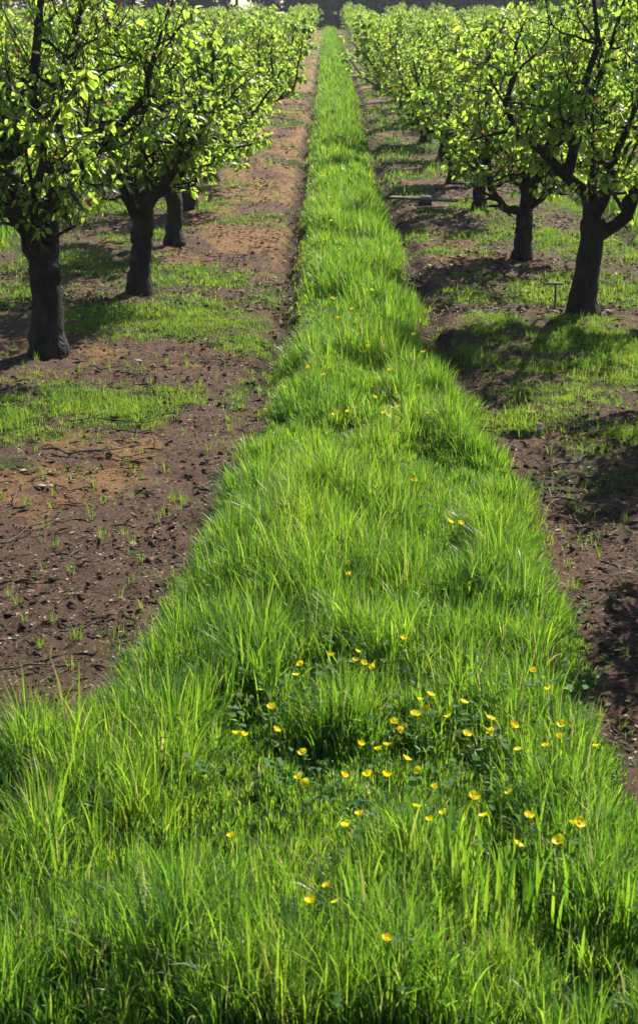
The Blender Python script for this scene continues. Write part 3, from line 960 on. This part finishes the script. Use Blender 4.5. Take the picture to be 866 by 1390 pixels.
def hedge(name, x0, x1, y, depth, h, label, mat_):
    r_ = empty(name, ((x0 + x1) / 2, y, 0))
    z0 = float(rise(np.array([y]))[0])
    n = int((x1 - x0) * 620)
    def fn(n):
        x = rng.uniform(x0, x1, n); top = h + .5 * (fbm(x * .8, x * 0, 55) - .5)
        u = rng.random(n)
        front = u < .75
        yy = np.where(front, y - depth / 2 + .5 * (fbm(x * 1.2, rng.uniform(0, .01, n) + 3, 56)) + rng.random(n) * .5, rng.uniform(y - depth / 2, y + depth / 2, n))
        z = np.where(front, rng.random(n) * top, top - rng.random(n) * .4)
        return np.stack([x, yy, z + z0], 1)
    v, q, t = cloud(n, fn, .30)
    v = v - np.array(r_.location)
    link('crown', mesh('crown', v, q, t, True, [mat_]), r_)
    core = MB()
    w = x1 - x0
    xx = np.linspace(-w / 2 + .3, w / 2 - .3, max(4, int(w / 1.2)))
    for a_ in xx:
        core.tube([(a_, 0, z0 - .2), (a_ + random.uniform(-.1, .1), 0, z0 + h * .5), (a_, 0, z0 + h * .9)], [.16, .12, .05], 6, .05)
    link('trunk', core.me('trunk', [M['bark']]), r_)
    # dense inner mass of twigs and leaves that stops light
    inn = MB(); inn.box((0, .1, z0 + h * .46), (w - .4, depth * .55, h * .88))
    link('inner_growth', inn.me('inner_growth', [mat_]), r_)
    return tag(r_, label, 'hedge')


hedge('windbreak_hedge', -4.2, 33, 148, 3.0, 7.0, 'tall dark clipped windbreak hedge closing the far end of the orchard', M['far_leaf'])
farx = [(-31, 152, 0), (-27.5, 149, 0), (-24.6, 153, 0), (-21.8, 149, 0), (-19.0, 146, 1), (-16.6, 150, 0), (-14.0, 153, 0), (-11.6, 149, 0), (-5.6, 150, 0)]
far_lab = ['dark broad tree at the far left end behind the orchard', 'dark tree second from the left behind the orchard', 'dark tree third from the left, set back behind the orchard',
           'dark tree just left of the paler green far tree', 'paler green bushy tree in front of the dark far trees', 'dark tree just right of the paler green far tree',
           'dark tree set back midway along the far left tree line', 'dark tree at left of the bright gap of sky in the far tree line', 'dark tree between the bright sky gap and the windbreak hedge']
for (x, y, k), lb in zip(farx, far_lab):
    z0 = float(rise(np.array([y]))[0])
    r_ = empty('far_tree', (x, y, z0))
    hh = 3.2 if k else random.uniform(8, 10); rad = 1.8 if k else random.uniform(2.0, 2.4)
    b_ = MB(); b_.tube([(0, 0, -.2), (random.uniform(-.2, .2), 0, hh * .4), (0, 0, hh * .85)], [.28, .2, .05], 7, .05)
    for j in range(9):
        az = random.uniform(0, 6.28); zz = random.uniform(.25, .8) * hh
        b_.tube([(0, 0, zz), (math.cos(az) * rad * .7, math.sin(az) * rad * .7, zz + .8)], [.09, .02], 4, 0)
    link('trunk', b_.me('trunk', [M['bark']]), r_)
    cl = [(random.gauss(0, rad * .42), random.gauss(0, rad * .42), random.uniform(.08, .95) * hh) for _ in range(34)]
    cl = np.array(cl)
    def fn(n):
        i_ = rng.integers(0, len(cl), n); g_ = rng.normal(0, 1, (n, 3)); g_ /= np.linalg.norm(g_, axis=1)[:, None]
        return cl[i_] + g_ * (rng.random(n) ** .4)[:, None] * np.array([1.1, 1.1, .8]) * .85
    v, q, t = cloud(6500, fn, .28)
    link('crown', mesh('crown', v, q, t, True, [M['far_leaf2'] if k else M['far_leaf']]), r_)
    tag(r_, lb, 'tree', 'trees beyond the orchard')
# bare trunk against the sky gap
b_ = MB(); z0 = float(rise(np.array([150.0]))[0])
r_ = empty('far_tree', (-8.55, 150, z0)); b_.tube([(0, 0, -.2), (.05, 0, 3), (-.1, 0, 6), (0, 0, 10)], [.17, .14, .12, .05], 7, .05)
for j in range(12):
    az = random.uniform(0, 6.28); zz = random.uniform(3.5, 9)
    b_.tube([(0, 0, zz), (math.cos(az) * .9, math.sin(az) * .9, zz + .9)], [.05, .015], 4, 0)
link('trunk', b_.me('trunk', [M['bark']]), r_)
cl = np.array([(random.gauss(0, .7), random.gauss(0, .7), random.uniform(4.2, 10)) for _ in range(20)] + [(random.gauss(0, .9), random.gauss(0, .6), random.uniform(.3, 2.0)) for _ in range(10)])
def fn(n):
    i_ = rng.integers(0, len(cl), n); return cl[i_] + rng.normal(0, .42, (n, 3))
v, q, t = cloud(3500, fn, .25)
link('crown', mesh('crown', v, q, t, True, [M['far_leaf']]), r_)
tag(r_, 'thin bare trunked tree standing in the bright gap of sky', 'tree', 'trees beyond the orchard')

# ------------------------------------------------------------------ buttercups
def petal_mesh(seed, cup):
    rg = np.random.default_rng(seed); b_ = MB()
    for i in range(5):
        a_ = i * 2 * math.pi / 5 + rg.normal(0, .06)
        rows = 4; colsn = 5; V = []
        op = cup + rg.normal(0, .08)
        for r_ in range(rows):
            t = r_ / (rows - 1); ln = .0135 * t
            wid = .0078 * math.sin(min(1, .22 + t * .9) * math.pi * .62)
            elev = op * (1 - .25 * t)
            rad = .001 + ln * math.cos(elev); z = ln * math.sin(elev) + .0015 * t * t
            for c_ in range(colsn):
                s_ = c_ / (colsn - 1) * 2 - 1
                zz = z + .0022 * s_ * s_ * t
                rr = rad - .0016 * s_ * s_ * t
                V.append((rr * math.cos(a_) - s_ * wid * math.sin(a_), rr * math.sin(a_) + s_ * wid * math.cos(a_), zz))
        q = [(r_ * colsn + c_, r_ * colsn + c_ + 1, (r_ + 1) * colsn + c_ + 1, (r_ + 1) * colsn + c_) for r_ in range(rows - 1) for c_ in range(colsn - 1)]
        b_.add(V, q)
    return b_.me('petals', [M['petal']])


def eye_mesh():
    b_ = MB(); b_.tube([(0, 0, 0), (0, 0, .002), (0, 0, .0042), (0, 0, .0052)], [.0018, .0030, .0024, .0008], 8, .1)
    for i in range(16):
        a_ = i * .9; r_ = .0036 + .001 * (i % 2)
        b_.tube([(0, 0, .001), (r_ * math.cos(a_), r_ * math.sin(a_), .0048)], [.0003, .0006], 3, 0)
    return b_.me('flower_centre', [M['flower_eye']])


PET = [petal_mesh(i, c_) for i, c_ in enumerate((.55, .75, .95, 1.1, .4))]
EYE = eye_mesh()


def stem_mesh(h, bend, seed):
    random.seed(seed); b_ = MB()
    b_.tube([(-bend, 0, -h), (-bend * .9, .003, -h * .7), (-bend * .45, 0, -h * .35), (-bend * .1, -.002, -h * .1), (0, 0, .0005)], [.0013, .0012, .0011, .001, .001], 5, 0)
    v, q, t = leaf_batch(np.array([(-bend * .6, 0, -h * .45)] * 3), np.array([(1, .3, .5), (-1, .4, .6), (.2, -1, .5)], float), np.tile(UP, (3, 1)), np.array([.03, .026, .028]), np.array([.006, .006, .006]))
    b_.add(v, q, t)
    return b_.me('stem', [M['stem']])


STEM = [stem_mesh(.42, .05, 1), stem_mesh(.42, .09, 2), stem_mesh(.42, .02, 3), stem_mesh(.42, .12, 4)]
BUT = [
 (472, 765, 'upper one of two buttercups alone amid the strip above the main drift'), (474, 781, 'lower one of two buttercups alone amid the strip above the main drift'),
 (549, 868, 'single buttercup set apart above and right of the drift'), (450, 890, 'large buttercup at the top left of the small upper cluster'),
 (485, 885, 'topmost small buttercup in the upper cluster'), (482, 897, 'small half hidden buttercup left in the upper cluster'), (492, 901, 'middle buttercup in the upper cluster'),
 (507, 907, 'rightmost buttercup of the upper cluster'), (408, 903, 'upper one of a close buttercup pair at the left of the drift'), (402, 917, 'lower one of a close buttercup pair at the left of the drift'),
 (369, 962, 'lone bright buttercup over a dark hollow in the left grass'), (374, 992, 'buttercup just below the lone one by the dark hollow'), (320, 997, 'leftmost buttercup of a touching pair in dark grass'),
 (331, 999, 'right hand buttercup of a touching pair in dark grass'), (411, 1023, 'cupped buttercup alone left of the main drift'), (406, 1057, 'upper buttercup of a dim pair left of the drift'),
 (415, 1064, 'lower buttercup of a dim pair left of the drift'), (467, 1053, 'half hidden buttercup just left of the two open ones'), (584, 944, 'open buttercup at the top of the thick drift'),
 (570, 951, 'smaller buttercup left of the topmost drift flower'), (578, 963, 'buttercup right under the topmost drift flowers'), (563, 971, 'ragged wide buttercup at left edge of the top clump'),
 (609, 974, 'buttercup by itself right of the top clump'), (629, 954, 'upright buttercup high on the right of the drift'), (534, 981, 'upper buttercup of the slanting pair in mid drift'),
 (542, 992, 'lower buttercup of the slanting pair in mid drift'), (525, 1013, 'topmost of three buttercups bunched at the drift centre'), (514, 1019, 'lowest of three buttercups bunched at the drift centre'),
 (489, 1012, 'buttercup at the left of the drift centre bunch'), (551, 1031, 'buttercup lying open just right of the drift centre bunch'), (500, 1054, 'left of two wide open buttercups side by side'),
 (524, 1055, 'right of two wide open buttercups side by side'), (567, 1046, 'small buttercup bud right of the two wide open ones'), (633, 997, 'ragged buttercup in the middle right of the drift'),
 (667, 994, 'buttercup just right of the ragged one'), (665, 976, 'buttercup above and right of the ragged one'), (695, 985, 'wide buttercup further right along the drift'),
 (703, 1018, 'faint buttercup low in shade at the right of the drift'), (723, 912, 'shaded buttercup highest at the right side of the strip'), (745, 937, 'buttercup below the highest right hand one'),
 (761, 983, 'upper of two buttercups near the right edge of the strip'), (759, 1002, 'lower of two buttercups near the right edge of the strip'), (741, 1014, 'buttercup left and below the right edge pair'),
 (808, 1014, 'small buttercup furthest right over the strip edge'), (588, 1069, 'dim closed buttercup under the drift centre'), (642, 1083, 'large cupped buttercup below the drift on its own'),
 (603, 1105, 'slanting cupped buttercup left of the lower drift'), (584, 1115, 'drooping buttercup beside the slanting cupped one'), (565, 1096, 'side-on buttercup at left end of the lower drift'),
 (488, 1107, 'buttercup above the lone pair left of centre'), (470, 1123, 'wide buttercup at the left of the lower grass'), (657, 1108, 'flat buttercup right of the slanting cupped one'),
 (691, 1076, 'small buttercup above the tall blades on the right'), (717, 1108, 'tilted buttercup between tall blades on the right'), (785, 1117, 'bright buttercup on a long stem at the lower right'),
 (776, 1119, 'tiny bud like buttercup touching the bright lower right one'), (758, 1142, 'slanting buttercup below the bright lower right one'), (702, 1147, 'ragged buttercup among the broad blades'),
 (315, 1137, 'lone buttercup in the lower left grass'), (444, 1202, 'small buttercup above the big lowest pair'), (456, 1225, 'dull closed buttercup right of the big low one'),
 (423, 1226, 'big wide buttercup low in the grass left of centre'), (525, 1276, 'lowest buttercup close to the bottom of the grass')]
FARB = [(624, 712), (610, 709), (563, 654), (522, 562), (541, 552), (455, 562), (473, 560), (530, 503), (440, 509), (508, 540), (418, 500), (458, 433), (450, 430), (478, 420), (452, 405),
        (522, 428), (505, 394), (562, 455), (575, 478), (583, 560), (500, 470), (487, 455), (440, 330), (462, 338), (450, 300), (470, 310), (448, 268), (438, 240), (455, 205), (446, 180), (452, 160), (440, 172)]


def buttercup(i, px, py, label, z=.32, s=1.0, group='buttercups in the grass strip'):
    rg = random.Random(900 + i)
    # sward height there, so that the flower stands just over the blades
    p = at(px, py, z)
    r_ = empty('buttercup', p, rg.uniform(0, 6.28))
    r_.rotation_euler = (rg.uniform(-.55, .55), rg.uniform(-.55, .55), rg.uniform(0, 6.28))
    r_.scale = (s,) * 3
    st = link('stem', STEM[i % 4], r_); 
    st.scale = (1, 1, (z + .0) / .42 / s)
    link('petals', PET[rg.randrange(5)], r_)
    link('flower_centre', EYE, r_)
    tag(r_, label, 'flower', group)


for i, (px, py, lb) in enumerate(BUT):
    small = any(w in lb for w in ('small', 'tiny', 'bud', 'faint', 'closed', 'half hidden'))
    big = any(w in lb for w in ('big', 'large', 'wide', 'bright'))
    buttercup(i, px, py, 'yellow ' + lb, z=random.uniform(.27, .34), s=.82 if small else 1.2 if big else 1.0)
for i, (px, py) in enumerate(FARB):
    buttercup(100 + i, px, py, 'small yellow buttercup, %s in the scattered line running up the strip beyond the drift' % ordinal(i + 1), z=.25, s=1.25 if py > 300 else 1.6)

# ------------------------------------------------------------------ twigs, planks, stones
def twig(px, py, px2, py2, r_, label, forks=3, seed=0):
    random.seed(seed + 4000)
    a_ = at(px, py); b_ = at(px2, py2)
    n = 9; mb = MB()
    def gz(p, off): return float(ground_z(np.array([p[0]]), np.array([p[1]]))[0]) + off
    z0 = gz(a_, 0)
    root = empty('twig', (a_.x, a_.y, z0))
    L = (b_ - a_).length
    pts = []
    perp = Vector((-(b_ - a_).y, (b_ - a_).x, 0)).normalized()
    w = 0
    for i in range(n):
        t = i / (n - 1); w += random.gauss(0, .03) * L
        p = a_.lerp(b_, t) + perp * w
        pts.append(np.array((p.x - a_.x, p.y - a_.y, gz(p, r_ + .012 + .02 * math.sin(t * 3.1) * random.random()) - z0)))
    mb.tube(pts, [r_ * (1 - .6 * i / (n - 1)) for i in range(n)], 6, .12)
    for f in range(forks):
        i = random.randint(2, n - 2); d = pts[i + 1] - pts[i]; ang = random.choice((-1, 1)) * random.uniform(.4, 1.0)
        dd = np.array([d[0] * math.cos(ang) - d[1] * math.sin(ang), d[0] * math.sin(ang) + d[1] * math.cos(ang), random.uniform(.0, .35) * np.linalg.norm(d)])
        p = pts[i].copy(); q = [p.copy()]
        for k in range(4):
            p = p + dd * random.uniform(.5, .9) + np.array([random.gauss(0, .006) for _ in range(3)]); q.append(p.copy())
        mb.tube(q, [r_ * .6 * (1 - .15 * k) for k in range(5)], 5, .1)
    me_ = mb.me('twig', [M['deadtwig']])
    bpy.data.objects.remove(root)
    o = link('twig', me_, None, (a_.x, a_.y, z0))
    tag(o, label, 'twig', 'fallen twigs on the soil')


TW = [(60, 612, 205, 622, .006, 'long dark twig lying crosswise on the left mossy soil', 3), (95, 575, 230, 570, .005, 'thin dark twig above the long one on the left soil', 2),
      (150, 585, 225, 600, .005, 'short twig angled under the thin dark one', 2), (75, 660, 100, 690, .005, 'short kinked twig in the left mossy patch', 1),
      (0, 745, 75, 708, .006, 'curved twig at the left edge below the moss', 2), (15, 690, 60, 660, .004, 'slim pale twig at the left edge of the moss', 1),
      (200, 715, 262, 695, .005, 'twig poking out beneath the left edge of the strip', 1), (205, 800, 240, 835, .005, 'single stick lying towards the strip on dark soil', 0),
      (105, 862, 150, 850, .005, 'small stick on dark soil close to the lower left grass', 1), (0, 918, 105, 905, .005, 'long thin stick crossing the lower left corner soil', 1),
      (48, 902, 90, 918, .004, 'short stick crossing the long thin one at the left', 1), (20, 520, 50, 530, .006, 'pale stick beside the front left trunk', 0),
      (215, 425, 250, 400, .004, 'upright wispy twig in the sunlit turf on the left', 2), (320, 400, 350, 385, .006, 'forked twig near the worn left rut', 2),
      (0, 560, 28, 555, .010, 'thick dark branch piece at the left edge behind the turf', 0), (310, 545, 330, 560, .004, 'short twig beside the left edge of the strip', 1),
      (225, 480, 300, 470, .004, 'dark twig among litter right of the front left trunk', 2), (120, 500, 190, 512, .005, 'twig lying below the front left trunk in litter', 2),
      (545, 435, 600, 428, .006, 'forked branch piece lying above the right rut', 3), (545, 450, 605, 462, .006, 'forked branch piece curving down to the right rut', 3),
      (600, 470, 660, 462, .005, 'thin branch reaching right from the rut', 3), (690, 505, 740, 490, .005, 'twig in shade in the middle of the right alley', 2),
      (750, 640, 800, 625, .006, 'dark twig in the sun patch on the right', 3), (740, 665, 775, 700, .006, 'bent twig close to the right edge of the strip', 2),
      (815, 765, 862, 790, .006, 'pale stick on the right soil at mid height', 1), (785, 600, 845, 585, .005, 'twig above the sun patch on the right', 2),
      (765, 700, 800, 740, .005, 'brown twig among seedlings beside the strip on the right', 2), (840, 690, 866, 700, .005, 'stub of twig at the right edge below the sun patch', 1),
      (640, 375, 700, 360, .004, 'twig in the litter left of the second right hand trunk', 2), (800, 830, 850, 812, .004, 'thin twig on sunlit soil low on the right', 2)]
for i, (a_, b_, c_, d_, r_, lb, fk) in enumerate(TW): twig(a_, b_, c_, d_, r_, lb, fk, i)


def gz1(x, y): return float(ground_z(np.array([x]), np.array([y]))[0])


def plank(name, pa, pb, width, th, lift, mat_, label, block=None):
    a_ = at(*pa, lift); b_ = at(*pb, lift); c_ = (a_ + b_) / 2; d = b_ - a_
    r_ = empty(name, (c_.x, c_.y, gz1(c_.x, c_.y)), math.atan2(d.y, d.x))
    m1 = MB(); m1.box((0, 0, lift + .01), (d.length, width, th))
    for g_ in (-.3, .35): m1.tube([(g_ * d.length, 0, lift + th / 2 + .008), (g_ * d.length, 0, lift + th / 2 + .014)], [.006, .006], 6)
    return r_, m1, d.length


r_, m1, ln = plank('plank', (530, 268), (621, 273), .13, .024, .13, M['plank'], '')
link('board', m1.me('board', [M['plank']]), r_)
tag(r_, 'weathered grey plank raised across the right alley on a dark block', 'plank')
blk = empty('wooden_block', (0, 0, 0)); bb = at(577, 278); 
m2 = MB(); m2.box((0, 0, .03), (.16, .12, .165)); bpy.data.objects.remove(blk)
o = link('wooden_block', m2.me('wooden_block', [M['darkwood']]), None, (bb.x, bb.y + .02, gz1(bb.x, bb.y)))
tag(o, 'small dark wooden block propping up the grey plank', 'block')
r_, m1, ln = plank('board', (612, 250), (642, 250), .16, .03, .05, M['darkwood'], '')
me_ = m1.me('board', [M['darkwood']]); o = link('board', me_, None, r_.location.copy()); o.rotation_euler = r_.rotation_euler; bpy.data.objects.remove(r_)
tag(o, 'dark damp board on the turf just left of the third right hand trunk', 'board')
r_, m1, ln = plank('board', (460, 103), (491, 102), .5, .06, .08, M['plank'], '')
me_ = m1.me('board', [M['plank']]); o = link('board', me_, None, r_.location.copy()); o.rotation_euler = r_.rotation_euler; bpy.data.objects.remove(r_)
tag(o, 'pale board laid across the right alley far up the strip', 'board')

# stake with a flat cap, log piece, stones
p = at(752, 418); z0 = gz1(p.x, p.y); st = empty('marker_stake', (p.x, p.y, z0))
b_ = MB(); b_.tube([(0, 0, -.05), (.004, 0, .10), (-.002, 0, .195)], [.009, .008, .008], 7, .08); link('post', b_.me('post', [M['darkwood']]), st)
b_ = MB(); b_.box((0, 0, .203), (.12, .05, .014)); link('cap', b_.me('cap', [M['darkwood']]), st)
tag(st, 'short dark stake with a flat top in the right hand turf', 'stake')
p = at(862, 457); z0 = gz1(p.x, p.y)
lg = empty('log', (p.x + .12, p.y, z0), .12); b_ = MB(); b_.tube([(-.16, 0, .035), (-.05, .005, .038), (.08, 0, .036), (.3, .01, .036)], [.036, .038, .038, .035], 10, .05)
link('bark', b_.me('bark', [M['deadtwig']]), lg)
b_ = MB(); b_.tube([(-.1635, 0, .035), (-.160, 0, .035)], [.031, .033], 10, .02); link('cut_end', b_.me('cut_end', [M['cutwood']]), lg)
tag(lg, 'short brown sawn log lying in the turf at the right edge', 'log')
for i, (px, py, s_, lb) in enumerate(((57, 664, .016, 'pale flat stone in the left mossy patch'), (32, 641, .014, 'grey stone above the flat one by the left edge'), (733, 586, .022, 'small pale stone in the shade on the right'),
                                      (188, 493, .02, 'small pale stone below and right of the front left trunk'))):
    p = at(px, py); n_ = 10; b_ = MB(); random.seed(i + 60)
    b_.tube([(0, 0, -s_ * .5), (0, 0, -s_ * .25), (0, 0, s_ * .1), (0, 0, s_ * .38), (0, 0, s_ * .5)], [s_ * .4, s_ * .95, s_ * 1.05, s_ * .7, s_ * .2], n_, .14)
    o = link('stone', b_.me('stone', [M['stone']]), None, (p.x, p.y, gz1(p.x, p.y) + s_ * .2)); o.scale = (1.4, 1, .7); o.rotation_euler = (0, 0, i)
    tag(o, lb, 'stone', 'stones on the soil')

# ------------------------------------------------------------------ haze
m, nt, out = mat('haze')
pv = N(nt, 'ShaderNodeVolumePrincipled'); pv.inputs['Color'].default_value = (.88, .94, 1, 1); pv.inputs['Density'].default_value = HAZE
pv.inputs['Anisotropy'].default_value = .2
nt.links.new(pv.outputs[0], out.inputs['Volume'])
hv = np.array([(x, y, z) for z in (-1.6, 13) for y in (-45, 510) for x in (-410, 410)], float)
hm = mesh('haze', hv, [(0, 2, 3, 1), (4, 5, 7, 6), (0, 1, 5, 4), (2, 6, 7, 3), (0, 4, 6, 2), (1, 3, 7, 5)], smooth=False, mats=[m])
tag(link('haze', hm), 'thin pale air haze over the whole orchard', kind='stuff')

# ------------------------------------------------------------------ light
SUN_EL = R(43); SUN_AZ = R(33)      # azimuth clockwise from +Y (ahead), so ahead and to the right
sd = Vector((math.sin(SUN_AZ) * math.cos(SUN_EL), math.cos(SUN_AZ) * math.cos(SUN_EL), math.sin(SUN_EL)))
sl = bpy.data.lights.new('sun', 'SUN'); sl.energy = 4.9; sl.angle = R(0.53); sl.color = (1.0, .95, .86)
so = bpy.data.objects.new('sun', sl); col.objects.link(so); so.location = (0, 0, 30)
so.rotation_euler = (-sd).to_track_quat('-Z', 'Y').to_euler()
w = bpy.data.worlds.new('World'); sc.world = w; w.use_nodes = True
nt = w.node_tree; nt.nodes.clear()
sky = N(nt, 'ShaderNodeTexSky', sky_type='NISHITA'); sky.sun_disc = False
sky.sun_elevation = SUN_EL; sky.sun_rotation = SUN_AZ; sky.air_density = 1.0; sky.dust_density = 0.4; sky.ozone_density = 1.0
bg = N(nt, 'ShaderNodeBackground'); bg.inputs['Strength'].default_value = 0.068
wo = N(nt, 'ShaderNodeOutputWorld'); nt.links.new(sky.outputs[0], bg.inputs['Color']); nt.links.new(bg.outputs[0], wo.inputs['Surface'])

sc.view_settings.view_transform = 'Standard'; sc.view_settings.look = 'None'
sc.view_settings.exposure = 1.2; sc.view_settings.gamma = 1.0
sc.view_settings.use_curve_mapping = False
sc.render.engine = 'CYCLES'
cy = sc.cycles
cy.max_bounces = 7; cy.diffuse_bounces = 3; cy.glossy_bounces = 2; cy.transmission_bounces = 5; cy.transparent_max_bounces = 4
cy.caustics_reflective = False; cy.caustics_refractive = False
cy.use_denoising = True
cy.sample_clamp_indirect = 6
